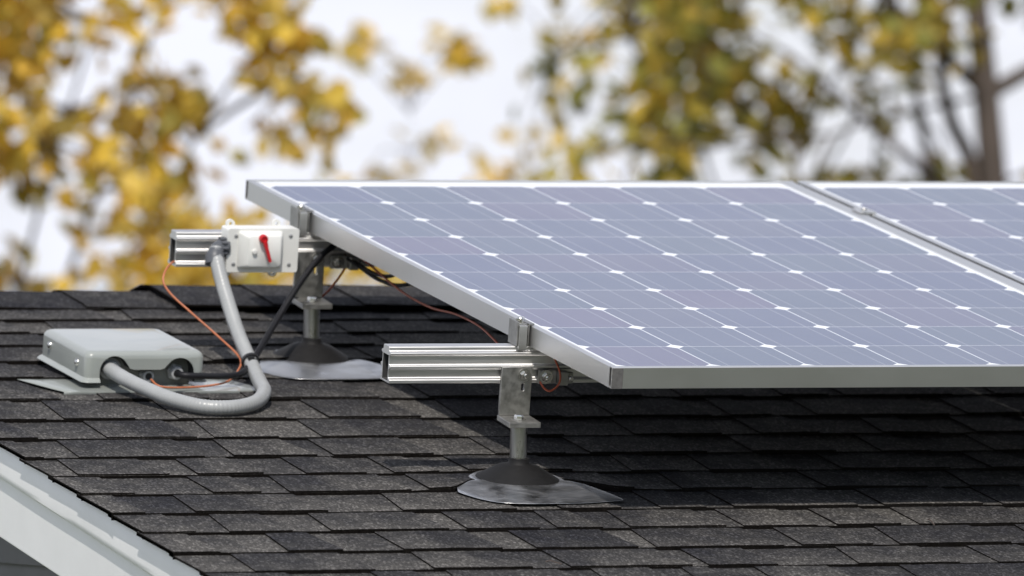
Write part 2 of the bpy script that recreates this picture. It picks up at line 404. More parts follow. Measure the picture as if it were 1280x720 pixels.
# roof deck under the shingles (front) and the slope behind the ridge
YR = RP(0, RIDGE, 0).y; ZR = RP(0, RIDGE, 0).z
def BP(x, s, n):                     # back slope: mirrored about the ridge
    p = RP(x, s, n); return Vector((p.x, 2*YR - p.y, p.z))
NOFIX[0] = True
mb2 = MB()
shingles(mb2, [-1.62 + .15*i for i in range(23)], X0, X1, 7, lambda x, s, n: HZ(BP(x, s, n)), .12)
for f in mb2.f: pass
off = len(mb.v); mb.v += mb2.v
for f, m_, c in zip(mb2.f, mb2.m, mb2.c):
    mb.f.append(tuple(i+off for i in f)); mb.m.append(m_); mb.c.append(c)
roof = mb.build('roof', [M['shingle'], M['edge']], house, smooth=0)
NOFIX[0] = False
mb = MB()
S0 = -1.325
for fn in (RP, BP):
    lo = S0 if fn is RP else -1.6
    mb.hexa([HZ(fn(X0+.012, lo, -.022)), HZ(fn(X1-.012, lo, -.022)), HZ(fn(X1-.012, RIDGE-.01, -.022)), HZ(fn(X0+.012, RIDGE-.01, -.022)),
             HZ(fn(X0+.012, lo, -.0065)), HZ(fn(X1-.012, lo, -.0065)), HZ(fn(X1-.012, RIDGE-.01, -.0065)), HZ(fn(X0+.012, RIDGE-.01, -.0065))])
mb.build('roof_deck', M['edge'], roof, smooth=0)

# ridge caps: low ones at the left, then raised over a ridge vent
rnd = random.Random(5)
def cap_section(half, h, nn_):
    pts = []
    for i in range(5): pts.append((0, -half + half*.82*i/4))
    return pts
mbc = MB(); x = X1 - .02
caps = []
VENT_X = -.262
xs = []
x = VENT_X
while x > X0 - .02: xs.append((max(x-.158, X0-.004), x, False)); x -= .158
x = VENT_X
while x < X1: xs.append((x, min(x+.165, X1), True)); x += .165
for xa, xb, vent in xs:
    xe = xb + .03; h0, h1 = (.0205, .0165) if vent else (.0105, .0065)
    half = .152 + rnd.uniform(-.004, .004); tone = min(.75, max(.15, rnd.gauss(.42, .15)))
    if vent: half = .188 + rnd.uniform(-.003, .003)
    A = []; B = []; A0 = []; B0 = []
    prof = []
    for q in range(7): prof.append((RP, RIDGE - half*(1 - q/6*.9), 0))
    for q in range(7): prof.append((BP, RIDGE - half*(.1 + q/6*.9), 0))
    for i, (fn, s, d) in enumerate(prof):
        jit = .0012*noise.noise((xa*9, i*.6, 2)); sag = (.0015 if i in (0, 13) else 0)
        A.append(fn(xa, s, h0 + jit - sag)); B.append(fn(xe, s, h1 + jit - sag))
        A0.append(fn(xa, s, h0 - .0035 + jit - sag)); B0.append(fn(xe, s, h1 - .0035 + jit - sag))
    ia, ib, ja, jb = ([mbc.vert(HZ(p)) for p in L] for L in (A, B, A0, B0))
    for i in range(13):
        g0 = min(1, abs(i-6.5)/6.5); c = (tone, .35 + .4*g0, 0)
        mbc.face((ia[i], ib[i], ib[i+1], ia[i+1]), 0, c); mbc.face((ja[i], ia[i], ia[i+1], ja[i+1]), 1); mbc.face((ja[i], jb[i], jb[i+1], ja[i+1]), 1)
    for e in (0, 13): mbc.face((ja[e], jb[e], ib[e], ia[e]), 1)
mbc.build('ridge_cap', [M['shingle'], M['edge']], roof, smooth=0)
mb = MB()       # the vent: a dark slotted strip along the ridge
for fn in (RP, BP):
    mb.hexa([HZ(fn(x_, s_, n_)) for n_ in (-.004, .0125) for x_, s_ in ((VENT_X+.012, RIDGE-.165), (X1-.02, RIDGE-.165), (X1-.02, RIDGE-.003), (VENT_X+.012, RIDGE-.003))])
mb.build('ridge_vent', M['edge'], roof, smooth=0)

# rake trim and fascia at the left gable, eave fascia, walls
def rake(xo, xi, n0, n1, name, par, mtl, bev=.002):
    mb = MB()
    for fn, lo in ((RP, S0-.004), (BP, -1.6)):
        mb.hexa([HZ(p) for p in (fn(xo, lo, n0), fn(xi, lo, n0), fn(xi, RIDGE, n0), fn(xo, RIDGE, n0), fn(xo, lo, n1), fn(xi, lo, n1), fn(xi, RIDGE, n1), fn(xo, RIDGE, n1))])
    return mb.build(name, mtl, par, smooth=0, bevel=bev)
for sgn, xe in ((1, X0), (-1, X1)):
    rb = rake(xe + sgn*.0150, xe + sgn*.040, -.151, -.0225, 'rake_board', house, M['paint'])
    # trim board under the shingle edge, with an eased lower edge
    mb = MB(); prof = [(.0105, -.0070), (.0090, -.0100), (.0088, -.030), (.0078, -.046), (.0082, -.0535), (.0098, -.0560), (.0147, -.0562), (.0147, -.0225), (.0140, -.0070)]
    for fn, lo in ((RP, S0-.006), (BP, -1.6)):
        cnt = 40
        mb.rings([[HZ(fn(xe + sgn*(dx + .0007*noise.noise((i*.35, k*.2, 1))), lo + (RIDGE-lo)*i/cnt, dn)) for k, (dx, dn) in enumerate(prof)] for i in range(cnt+1)], 0, True, True, True)
    mb.build('rake_trim', M['paint'], rb, smooth=30)
mb = MB(); e0 = RP(0, S0, 0); mb.box(X0+.06, X1-.06, e0.y-.02, e0.y, e0.z-.21-GROUND, e0.z-.024-GROUND)
mb.build('eave_board', M['paint'], house, smooth=0, bevel=.002); mb = MB()
e1 = BP(0, -1.6, 0); mb.box(X0+.06, X1-.06, e1.y, e1.y+.02, e1.z-.21-GROUND, e1.z-.024-GROUND)
mb.build('eave_board', M['paint'], house, smooth=0, bevel=.002)
mb = MB(); wx0, wx1, wy0, wy1 = X0+.28, X1-.28, e0.y+.35, e1.y-.35
def zroof(y): return (RP(0, (y - RP(0,0,0).y)/RC, -.024).z if y < YR else BP(0, ((2*YR - y) - RP(0,0,0).y)/RC, -.024).z)
z = -.2
while z < ZR - GROUND:                                   # gable courses of lap siding, both ends
    zt = z + .115
    ys = []
    def yfor(zz):                                        # y range where the wall is under the roof
        h = zz + GROUND
        a = wy0 if zroof(wy0) > h else YR - (zroof(YR) - h)/.191
        b = wy1 if zroof(wy1) > h else YR + (zroof(YR) - h)/.191
        return max(a, wy0), min(b, wy1)
    if zt + GROUND > zroof(YR) - .01: break
    a, b = yfor(zt)
    a2, b2 = a, b
    for xw, sg in ((wx0, -1), (wx1, 1)):
        mb.hexa([(xw + sg*.016, a2, z), (xw + sg*.016, b2, z), (xw - sg*.01, b2, z), (xw - sg*.01, a2, z), (xw + sg*.004, a, zt), (xw + sg*.004, b, zt), (xw - sg*.01, b, zt), (xw - sg*.01, a, zt)])
    if zt + GROUND < zroof(wy0):
        for yw, sg in ((wy0, -1), (wy1, 1)):
            mb.hexa([(wx0, yw + sg*.016, z), (wx1, yw + sg*.016, z), (wx1, yw - sg*.01, z), (wx0, yw - sg*.01, z), (wx0, yw + sg*.004, zt), (wx1, yw + sg*.004, zt), (wx1, yw - sg*.01, zt), (wx0, yw - sg*.01, zt)])
    z = zt
mb.build('wall', M['siding'], house, smooth=0)
# soffit boards under the overhangs, closing wall to rake
for xa, xb in ((X0+.0565, wx0+.03), (wx1-.03, X1-.0565)):
    for fn, lo in ((RP, S0+.02), (BP, -1.58)):
        mb = MB(); mb.hexa([HZ(p) for p in (fn(xa, lo, -.060), fn(xb, lo, -.060), fn(xb, RIDGE-.01, -.060), fn(xa, RIDGE-.01, -.060), fn(xa, lo, -.052), fn(xb, lo, -.052), fn(xb, RIDGE-.01, -.052), fn(xa, RIDGE-.01, -.052))])
        mb.build('soffit', M['siding'], house, smooth=0)

# ------------------------------------------------------------------ solar panels
U0, U1, V0, V1 = -.1755, .8255, -.1745, 1.476
def make_panel():
    t = thing('solar_panel', 'large solar panel whose whole front edge and left side face the viewer', 'solar panel', (0,0,0), (T,0,0), 'solar panels in the row on the roof')
    mb = MB(); mb.box(U0+.0112, U1-.0267, V0+.0112, V1-.0112, -.0052, 0)
    mb.build('cell_sheet', M['cells'], t, smooth=0)
    mb = MB()
    w, hi, lo = .011, .0016, -.0315
    def bar(poly, fn):        # L-profile with an inward foot, extruded
        mb.rings([[fn(a, b, e) for a, b in poly] for e in (0, 1)], 0, True, True, True)
    prof = [(0, lo), (0, hi-.001), (.001, hi), (w, hi), (w, .0001), (.0025, .0001), (.0025, lo+.002), (.026, lo+.002), (.026, lo)]
    bars = []
    for q in range(2):
        mb = MB(); bar(prof, (lambda a, b, e: (U0 + (U1-U0)*e, V0 + a, b)) if q == 0 else (lambda a, b, e: (U0 + (U1-U0)*e, V1 - a, b)))
        bars.append(mb.build('frame_bar', M['anodised'], t, smooth=30))
    fr = bars[0]
    prof2 = [(a, b - .0003 if b > 0 else b + .0003) for a, b in prof]
    for u_, sg in ((U0, 1), (U1, -1)):
        mb = MB()
        if sg < 0: prof2 = [(.0265 if abs(a - w) < 1e-6 else a, b) for a, b in prof2]
        mb.rings([[(u_ + sg*(.0003 + a), V0 + .0112 + (V1-V0-.0224)*e, b) for a, b in prof2] for e in (0, 1)], 0, True, True, True)
        mb.build('frame_bar', M['anodised'], t, smooth=30)
    for u_ in (U0, U1 - .0185):
        mb = MB(); mb.box(u_ + .0004, u_ + .0185, V0 - .0007, V0 + .004, lo - .0004, hi - .0014)
        mb.build('corner_cap', M['cap'], fr, smooth=0, bevel=.0005)
    mb = MB(); mb.box(.25, .38, 1.27, 1.38, -.0275, -.0054); mb.build('junction_box', M['tie'], t, smooth=0, bevel=.003)
    return t
p1 = make_panel()
p2 = copy_tree(p1); p2.location = (1.0106, 0, 0)
p2['label'] = 'solar panel cut off by the right edge of the picture, beyond the gap'

# ------------------------------------------------------------------ mounting rails
RAIL_V = .185; RAIL_TOP = -.0318
def make_rail():
    t = thing('mounting_rail', 'ridged aluminium rail with open end nearest the viewer, under the panel edge', 'rail', (0,0,0), (T,0,0), 'mounting rails under the panels')
    h = [(-.0100, 0), (-.0125, -.0015), (-.0125, -.007), (-.0195, -.0095), (-.0195, -.0125), (-.0150, -.0145), (-.0150, -.0285), (-.0205, -.0300), (-.0205, -.0340), (-.0150, -.0360), (-.0150, -.0490), (-.0205, -.0520), (-.0205, -.0575)]
    prof = h + [(-a, b) for a, b in reversed(h)]
    prof = [(RAIL_V + a, RAIL_TOP + b) for a, b in prof]
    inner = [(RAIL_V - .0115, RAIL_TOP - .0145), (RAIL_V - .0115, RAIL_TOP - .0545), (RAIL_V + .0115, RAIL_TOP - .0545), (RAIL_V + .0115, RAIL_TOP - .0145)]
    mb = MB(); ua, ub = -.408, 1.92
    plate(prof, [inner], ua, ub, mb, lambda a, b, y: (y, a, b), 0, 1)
    o = mb.build('rail_profile', [M['rail'], M['rail_inside']], t, smooth=0); weld(o)
    b_ = o.modifiers.new('edge', 'BEVEL'); b_.width = .0007; b_.segments = 2; b_.limit_method = 'ANGLE'; b_.angle_limit = math.radians(25)
    return t
r1 = make_rail()
r2 = copy_tree(r1); r2.location = PP(-.001, .991, .0005)
r2['label'] = 'ridged aluminium rail carrying the white switch box, its open end above the ridge'

# ------------------------------------------------------------------ roof mounts: flashing, rubber boot, post, bracket
def hexbolt(mb, c, ax, r=.0065, h=.005, washer=.0095, stud=True):
    c = Vector(c); ax = Vector(ax).normalized()
    mb.lathe([(washer, 0), (washer, .0013), (.002, .0013)], c, ax, 24)
    mb.lathe([(r, .0013), (r, h*.85), (r*.85, h+.0013)], c, ax, 6)
    if stud: mb.lathe([(.0038, h), (.0038, h+.004), (.003, h+.005)], c, ax, 14)
FOOT = RP(FOOT_X, FOOT_S, .006)
def make_mount():
    t = thing('roof_mount', 'metal roof mount in front: pipe and slotted bracket on a black rubber boot', 'roof mount', FOOT, (0,0,0), 'roof mounts holding the rails')
    L = lambda u, v, n: PP(u, v, n) - FOOT
    # bracket: upright plate with a slot, and a foot that carries the bolt
    mb = MB(); y0, y1 = .1578, .1640
    ua, ub, na, nb = -.2225, -.1712, -.0625, -.1395
    slot = rrect(-.1882, -.1830, -.1005, -.0890, .0018, 3)
    plate([(ua, nb), (ub, nb), (ub, na), (ua, na)], [slot], y0, y1, mb, lambda a, b, y: L(a, y, b))
    o = mb.build('bracket', M['bracket'], t, smooth=0); weld(o)
    b_ = o.modifiers.new('edge', 'BEVEL'); b_.width = .0008; b_.segments = 2; b_.limit_method = 'ANGLE'; b_.angle_limit = math.radians(50)
    mb = MB()
    mb.hexa([L(ua-.001, .110, nb-.0108), L(ub+.001, .110, nb-.0108), L(ub+.001, y1, nb-.0088), L(ua-.001, y1, nb-.0088),
             L(ua-.001, .110, nb-.0022), L(ub+.001, .110, nb-.0022), L(ub+.001, y1, nb-.0002), L(ua-.001, y1, nb-.0002)])
    mb.build('bracket_foot', M['bracket'], o, smooth=0, bevel=.0010)
    mb = MB(); hexbolt(mb, L(-.1845, y0, -.0755), PP(0,-1,0), .0072, .006, .0105); mb.build('bolt', M['steel'], o, smooth=30)
    mb = MB(); c = L(-.1985, .1345, nb-.0014); hexbolt(mb, c, PP(0,0,1), .0075, .006, .0115, False); mb.build('bolt', M['steel'], o, smooth=30)
    # post
    top = L(-.1975, .1345, nb-.0095); mb = MB(); base = Vector((.0, .0, .0))
    mb.tube([base, base.lerp(top, .5), top], .0133, 28); mb.build('post', M['galv'], t, smooth=50)
    # boot, square to the roof
    ax = RP(0,0,1) - RP(0,0,0)
    mb = MB(); mb.lathe([(.0138, .0350), (.0160, .0345), (.0166, .0275), (.0200, .0250), (.0325, .0218), (.0400, .0175), (.0520, .0105), (.0630, .0042), (.0690, .0008), (.0702, -.003)], (0,0,0), ax, 64)
    mb.build('rubber_boot', M['rubber'], t, smooth=60)
    # flashing sheet, dished under the boot and tucked under the course above
    mb = MB(); mb.lathe([(.064, .0022), (.0712, .0021), (.0732, .0010), (.0765, -.001), (.083, -.006)], (0,0,0), ax, 64, caps=False)
    fl = mb.build('flashing_rim', M['flashing'], t, smooth=60)
    fl.name = 'flashing'
    mb = MB()
    bot = [(-.137, -.090), (-.131, -.122), (-.122, -.155), (-.106, -.186), (-.084, -.196), (-.05, -.199), (-.01, -.198), (.03, -.198), (.06, -.191), (.088, -.182), (.112, -.174)]
    topl = [(-.128, -.066), (-.122, -.060), (-.115, -.05), (-.10, -.03), (-.08, -.01), (-.05, -.01), (-.01, -.01), (.03, -.01), (.055, -.01), (.074, -.03), (.095, -.06)]
    rows = 12; g = []
    for j in range(rows+1):
        f = j/rows; r_ = []
        for (ax_, as_), (bx, bs) in zip(bot, topl):
            x = ax_ + (bx-ax_)*f; s = as_ + (bs-as_)*f
            d = math.hypot(x, s)
            n_ = .0066 - .0046*min(1, max(0, (s+.20)/.16)) + .0006*noise.noise((x*16, s*10, 4)) + .0026*math.exp(-((d-.085)/.014)**2) - (.003*(1-f)**4)
            r_.append(RP(x, s, n_) - RP(0,0,0))
        g.append(r_)
    mb.rings(g, 0, False)
    o2 = mb.build('flashing_sheet', M['flashing'], fl, smooth=70)
    so_ = o2.modifiers.new('thick', 'SOLIDIFY'); so_.thickness = .0009; so_.offset = -1
    sb = o2.modifiers.new('sub', 'SUBSURF'); sb.levels = 1; sb.render_levels = 1
    return t
m1 = make_mount()
m2 = copy_tree(m1); m2.location = FOOT + PP(.0215, .991, 0) + Vector((0, .001, .0005))
m2['label'] = 'metal roof mount behind, its boot and flashing between grey conduit and rail end'
for par, src in ((m1, 'front'), ):
    for i, (du, dv) in enumerate(((1.80, 0), (1.82, .991))):
        c = copy_tree(m1); c.location = FOOT + PP(du, dv, 0)
        c['label'] = ('metal roof mount under the low end of the far panel' if i == 0 else 'metal roof mount under the high end of the far panel')

# ------------------------------------------------------------------ clamps and lug
def make_clamp():
    t = thing('end_clamp', 'small aluminium clamp gripping the panel edge above the slotted bracket', 'clamp', PP(-.1765, RAIL_V, RAIL_TOP), (T,0,0), 'end clamps on the panel edge')
    top = .0318 + .0022
    mb = MB()
    # U-shaped body seen from its open side: two walls, a web, and a lip over the frame
    mb.box(-.0215, -.0190, -.0185, .0185, .0006, .0390)
    mb.box(-.0190, -.0032, -.0150, .0150, .0006, .0355)
    mb.box(-.0030, -.0008, -.0185, .0185, .0006, top)
    mb.box(-.0030, .0070, -.0185, .0185, top, top + .0026)
    mb.build('clamp_body', M['bracket'], t, smooth=0, bevel=.0006)
    mb = MB(); mb.box(-.0185, -.0050, -.0205, -.0155, -.0035, .0335)
    mb.build('clamp_face', M['rail'], t, smooth=0, bevel=.0006)
    mb = MB(); mb.lathe([(.0070, .0355), (.0070, .0425), (.0055, .0450), (.0020, .0455)], (-.0115, -.004, 0), (0,0,1), 20)
    mb.build('bolt', M['steel'], t, smooth=30)
    return t
c1 = make_clamp()
c2 = copy_tree(c1); c2.location = PP(-.1775, RAIL_V + .991, RAIL_TOP + .0005); c2['label'] = 'small aluminium clamp gripping the panel edge just right of the white switch box'
def make_mid(v):
    t = thing('mid_clamp', 'small metal clamp with a bolt in the gap between the two panels', 'clamp', PP(.8303, v, 0), (T,0,0))
    mb = MB(); mb.box(-.0150, .0150, -.019, .019, .0020, .0050); mb.box(-.0038, .0038, -.019, .019, -.0310, .0019); mb.build('clamp_body', M['rail'], t, smooth=0, bevel=.0006)
    mb = MB(); mb.lathe([(.0052, .0050), (.0052, .0080), (.0042, .0092)], (0,0,0), (0,0,1), 20); mb.build('bolt', M['steel'], t, smooth=30)
    return t
make_mid(RAIL_V + .991)
q = make_mid(RAIL_V); q['label'] = 'small metal clamp in the panel gap outside the right edge of the picture'
def make_lug():
    t = thing('grounding_lug', 'small bolted metal lug holding a copper wire beside the slotted bracket', 'grounding lug', PP(-.147, .1635, -.079), (T,0,0), 'grounding lugs on the rails')
    mb = MB(); mb.box(-.013, .018, -.0035, .0005, -.011, .011); mb.box(.0185, .034, -.014, .0005, -.012, .010)
    mb.box(.0345, .044, -.009, .0005, -.010, .008); mb.build('lug_body', M['bracket'], t, smooth=0, bevel=.0012)
    mb = MB(); hexbolt(mb, (0, -.0036, 0), (0,-1,0), .0075, .007, .011); mb.build('bolt', M['steel'], t, smooth=30)
    mb = MB(); hexbolt(mb, (.0385, -.0092, -.001), (0,-1,0), .004, .003, .005); mb.build('set_screw', M['steel'], t, smooth=30)
    return t
l1 = make_lug()
l2 = copy_tree(l1); l2.location = PP(-.126, .1635 + .991, -.080); l2['label'] = 'small bolted metal lug on the rear rail, in shade under the panel edge'

# ------------------------------------------------------------------ white switch box on the rear rail
def make_switch():
    v0, v1 = 1.1180, 1.1520
    t = thing('disconnect_switch', 'white plastic switch box with red lever bolted to the rear rail', 'switch box', PP(-.272, v1, -.054), (T,0,0))
    U = lambda u: u + .272
    V = lambda v: v - v1
    N = lambda n: n + .054
    def slab(outl, ya, yb, mb, k=None):
        plate(outl, k or [], V(ya), V(yb), mb, lambda a, b, y: (U(a), y, N(b)))
    mb = MB(); slab(rrect(-.3345, -.2100, -.0905, -.0180, .004, 4), v0 + .0085, v1, mb); o = mb.build('enclosure', M['white_pvc'], t, smooth=0); weld(o)
    for md in (o,):
        b_ = md.modifiers.new('edge', 'BEVEL'); b_.width = .0012; b_.segments = 2; b_.limit_method = 'ANGLE'; b_.angle_limit = math.radians(50)
    mb = MB(); slab(rrect(-.3350, -.2095, -.0910, -.0175, .0045, 4), v0, v0 + .0080, mb); cv = mb.build('cover', M['white_pvc'], t, smooth=0); weld(cv)
    b_ = cv.modifiers.new('edge', 'BEVEL'); b_.width = .0018; b_.segments = 3; b_.limit_method = 'ANGLE'; b_.angle_limit = math.radians(50)
    # raised housing of the lever, tapering towards the viewer
    mb = MB()
    a = rrect(-.3165, -.2395, -.0830, -.0215, .004, 4); b = rrect(-.3040, -.2440, -.0800, -.0270, .006, 4); c = rrect(-.3020, -.2460, -.0785, -.0285, .005, 4)
    mb.rings([[(U(p), V(y), N(q)) for p, q in L] for L, y in ((a, v0 - .0003), (a, v0 - .003), (b, v0 - .0135), (c, v0 - .0150))], 0, True, True, True)
    rh = mb.build('lever_housing', M['white_pvc'], cv, smooth=50)
    for u_, n_ in ((-.3225, -.0135), (-.2420, -.0135), (-.3255, -.0955), (-.2435, -.0955)):
        sg = 1 if n_ > -.05 else -1
        mb = MB(); w = .0072
        base = n_ - sg*.0065
        ol = [(u_ - w, base), (u_ + w, base), (u_ + w, n_)] + [(u_ + w*math.cos(x), n_ + sg*w*math.sin(x)) for x in [math.pi*i/10 for i in range(1, 10)]] + [(u_ - w, n_)]
        slab(ol, v1 - .0105, v1 - .0045, mb, [circ(u_, n_, .0029, 14)])
        e = mb.build('mounting_ear', M['white_pvc'], t, smooth=0); weld(e)
    for u_, n_ in ((-.3205, -.0300), (-.2245, -.0300), (-.3225, -.0770), (-.2250, -.0780)):
        mb = MB(); mb.lathe([(.0036, .0001), (.0036, .0006), (.0025, .0012)], (U(u_), V(v0), N(n_)), (0,-1,0), 16); sc_ = mb.build('screw', M['gland'], cv, smooth=30)
        mb = MB(); mb.box(U(u_) - .0025, U(u_) + .0025, V(v0) - .0016, V(v0) - .0010, N(n_) - .0006, N(n_) + .0006); mb.build('screw_slot', M['hole'], sc_, smooth=0)
    mb = MB(); yv = V(v0) - .0150
    mb.lathe([(.0042, 0), (.0042, .0035), (.003, .0042)], (U(-.2925), yv, N(-.0535)), (0,-1,0), 18); mb.build('lock_stud', M['white_pvc'], rh, smooth=30)
    mb = MB(); pu, pn_ = U(-.2790), N(-.0315); tu, tn = U(-.2670), N(-.0690)
    mb.lathe([(.0072, 0), (.0072, .006), (.0062, .0085), (.0045, .009), (.004, .0075)], (pu, yv, pn_), (0,-1,0), 28)
    d = Vector((tu - pu, 0, tn - pn_)); L_ = d.length; d.normalize(); w = Vector((d.z, 0, -d.x))
    P0 = Vector((pu, yv - .004, pn_)) + d*.004
    sec = []
    for f, wd, y_ in ((0, .0040, -.0010), (.35, .0031, -.002), (.75, .0029, -.0025), (1, .0026, -.003)):
        c_ = P0 + d*(L_ - .004)*f + Vector((0, y_, 0))
        sec.append([c_ - w*wd, c_ + w*wd, c_ + w*wd*.8 + Vector((0, -.0045, 0)), c_ - w*wd*.8 + Vector((0, -.0045, 0))])
    mb.rings(sec, 0, True, True, True)
    mb.build('lever', M['red'], rh, smooth=40)
    return t
make_switch()

# ------------------------------------------------------------------ grey junction box on the roof
def make_box():
    s_f, s_b, xa, xb, nb, nt = .862, 1.085, -.660, -.456, .018, .066
    t = thing('junction_box', 'flat grey metal box on a flashing plate, with conduit and cables entering its front', 'junction box', RP(-.548, .96, 0), (RT,0,0))
    Lc = lambda x, s, n: (x + .548, s - .96, n - (.016*max(0, s - .862) if n > .012 else 0))
    # lid: rounded pan with a flared lip
    mb = MB(); rg = []
    for grow, n_, r_ in ((.0070, nb - .0015, .013), (.0040, nb + .0025, .012), (.0002, nb + .0050, .012), (0, nb + .008, .012), (0, nt - .011, .012), (-.0010, nt - .0065, .012), (-.0035, nt - .003, .012), (-.0070, nt - .0008, .011), (-.0115, nt, .010)):
        rg.append([Lc(p, q, n_) for p, q in rrect(xa - grow, xb + grow, s_f - grow, s_b + grow, r_, 6)])
    mb.rings(rg, 0, True, True, True)
    lid = mb.build('lid', [M['boxgrey'], M['boxdark']], t, smooth=40)
    # cut the two arches and the bay between them out of its front
    pts = []
    c1_, c2_, r_ = -.6110, -.4985, .0245
    pts += [(c1_ - r_, nb - .02)]
    pts += [(c1_ - r_*math.cos(x), .0345 + r_*math.sin(x)) for x in [math.pi*i/14 for i in range(0, 12)]]
    pts += [(-.584, .0385), (-.576, .0365), (-.532, .0365), (-.525, .0385)]
    pts += [(c2_ - r_*math.cos(x), .0315 + r_*math.sin(x)) for x in [math.pi*i/14 for i in range(3, 15)]]
    pts += [(c2_ + r_, nb - .02)]
    mb = MB(); plate(pts, [], s_f - .03, .8935, mb, lambda a, b, y: Lc(a, y, b), 1)
    cut = mb.build('cutter', [M['boxgrey'], M['boxdark']], t); weld(cut)
    bo = lid.modifiers.new('cut', 'BOOLEAN'); bo.operation = 'DIFFERENCE'; bo.object = cut; bo.solver = 'EXACT'
    dg = bpy.context.evaluated_depsgraph_get(); me = bpy.data.meshes.new_from_object(lid.evaluated_get(dg))
    lid.modifiers.clear(); lid.data = me; bpy.data.objects.remove(cut)
    me.polygons.foreach_set('use_smooth', [True]*len(me.polygons)); me.set_sharp_from_angle(angle=math.radians(40))
    # base tray inside
    mb = MB(); mb.rings([[Lc(p, q, n_) for p, q in rrect(-.626, -.470, .8885, 1.065, .006, 3)] for n_ in (-.004, .058)], 0, True, True, True)
    base = mb.build('base_tray', M['boxbase'], t, smooth=40)
    # flashing plate with a turned-down front edge
    mb = MB(); rw = []
    for s_, n_ in ((.8300, .0010), (.8315, .0070), (.86, .0068), (.925, .0064), (.945, .0050), (.975, .0005), (1.03, -.004)):
        f = (s_ - .83)/.2
        rw.append([Lc(-.7050 - .042*min(1, f*2) + (.356)*i/12, s_, n_ + .0008*noise.noise((i*.7, f*3, 0))) for i in range(13)])
    mb.rings(rw, 0, False); fp = mb.build('flashing_plate', M['boxgrey'], t, smooth=30)
    so_ = fp.modifiers.new('thick', 'SOLIDIFY'); so_.thickness = .0008; so_.offset = -1
    for s_, n_ in ((1.040, .0450), (.903, .0415)):
        mb = MB(); mb.lathe([(.0062, 0), (.0062, .0008), (.0052, .0030), (.0030, .0044), (.001, .0047)], Lc(xa, s_, n_), (-1,0,0), 20); mb.build('screw', M['steel'], lid, smooth=50)
    for x_, n_, r in ((-.6110, .0350, .0150), (-.5475, .0235, .0105), (-.4985, .0285, .0115)):
        mb = MB(); c = Lc(x_, .8880, n_)
        mb.lathe([(r*1.22, 0), (r*1.22, .006), (r*1.05, .0075)], c, (0,-1,0), 6 if r < .012 else 32)
        mb.lathe([(r, .006), (r, .012), (r*.86, .016), (r*.58, .0165), (r*.58, .012)], c, (0,-1,0), 28, caps=False); 
        g_ = mb.build('cable_gland', M['gland'], base, smooth=40)
        mb = MB(); mb.lathe([(.0, .0123), (r*.585, .0122)], c, (0,-1,0), 24, caps=False); mb.build('gland_bore', M['boxdark'], g_, smooth=40)
    return t
make_box()

# ------------------------------------------------------------------ conduit, cables, wires
def conduit():
    t = thing('flexible_conduit', 'thick grey ribbed conduit looping from the switch box down to the roof box', 'conduit', (0,0,0))
    P = [(-.3535,1.110,.1560),(-.3560,1.1045,.1455),(-.3569,1.09,.1247),(-.3549,1.065,.0853),(-.3528,1.01,.0199),(-.3509,.955,-.0282),(-.3640,.885,-.0545),(-.3787,.831,-.0640),(-.3901,.7856,-.0747),(-.4186,.7272,-.0869),(-.4539,.6834,-.0953),(-.4971,.6624,-.0993),(-.5381,.673,-.0973),(-.5711,.721,-.0861),(-.595,.7794,-.0698),(-.6105,.8316,-.0548),(-.6162,.885,-.041),(-.6163,.912,-.0360)]
    sp_ = spline(P, .0019); n = len(sp_)
    mb = MB(); mb.tube(sp_, lambda f: .01175 + .00038*math.cos(f*(n-1)*math.pi*.62), 20)
    mb.build('conduit_tube', M['conduit'], t, smooth=60)
    # angled fitting into the left wall of the switch box
    mb = MB()
    A = [PP(-.333, 1.128, -.0500), PP(-.344, 1.1255, -.0500), PP(-.3525, 1.1195, -.0540), PP(-.3568, 1.1140, -.0640), PP(-.3590, 1.1085, -.0760)]
    mb.tube(spline(A, .003), lambda f: .0150 if f < .12 else (.0122 + .0038*min(1, max(0, (f-.45)*4))), 24)
    ft = mb.build('elbow_fitting', M['fitting'], t, smooth=50)
    mb = MB()
    for i in range(10):
        an = 2*math.pi*i/10; c = PP(-.3395, 1.1275 + .0145*math.cos(an), -.0500 + .0145*math.sin(an)); 
        mb.tube([c + Vector((-.006,0,0)), c + Vector((.0045,0,0))], .0026, 8)
    mb.build('lock_nut', M['fitting'], ft, smooth=40)
    return t
conduit()
def wire(name, label, cat, P, r, mtl, group=None, step=.006, seg=10):
    mb = MB(); mb.tube(spline(P, step), r, seg); o = mb.build(name, mtl, None, smooth=60); return tag(o, label, cat, group)
wire('power_cable', 'black cable sagging from under the panel down to the roof box, behind the conduit', 'cable',
     [(-.05,1.17,.160),(-.0850,1.16,.1680),(-.1204,1.15,.1672),(-.1464,1.13,.1565),(-.178,1.11,.1353),(-.2217,1.08,.0944),(-.2746,1.04,.0366),(-.3226,.99,-.0102),(-.3551,.9474,-.0347),(-.3867,.9029,-.0472),(-.4172,.884,-.0509),(-.4588,.8798,-.0507),(-.4920,.8800,-.0496),(-.4985,.8930,-.0470),(-.4990,.905,-.0450)], .0054, M['black'])
wire('ground_wire', 'orange wire running from the rear rail end past the conduit into the roof box', 'wire',
     [PP(-.385,1.176,-.083),PP(-.404,1.170,-.082),PP(-.418,1.152,-.0815),(-.4382,1.12,.1209),(-.446,1.11,.1025),(-.4357,1.1,.0815),(-.4095,1.08,.0526),(-.3833,1.06,.025),(-.3664,1.03,.0015),(-.3620,.995,-.0137),(-.3600,.975,-.0270),(-.3680,.9624,-.04),(-.4064,.906,-.0589),(-.4516,.8731,-.0662),(-.5011,.8581,-.069),(-.5376,.852,-.0682),(-.5480,.8600,-.0640),(-.5478,.885,-.0560)], .0017, M['orange'])
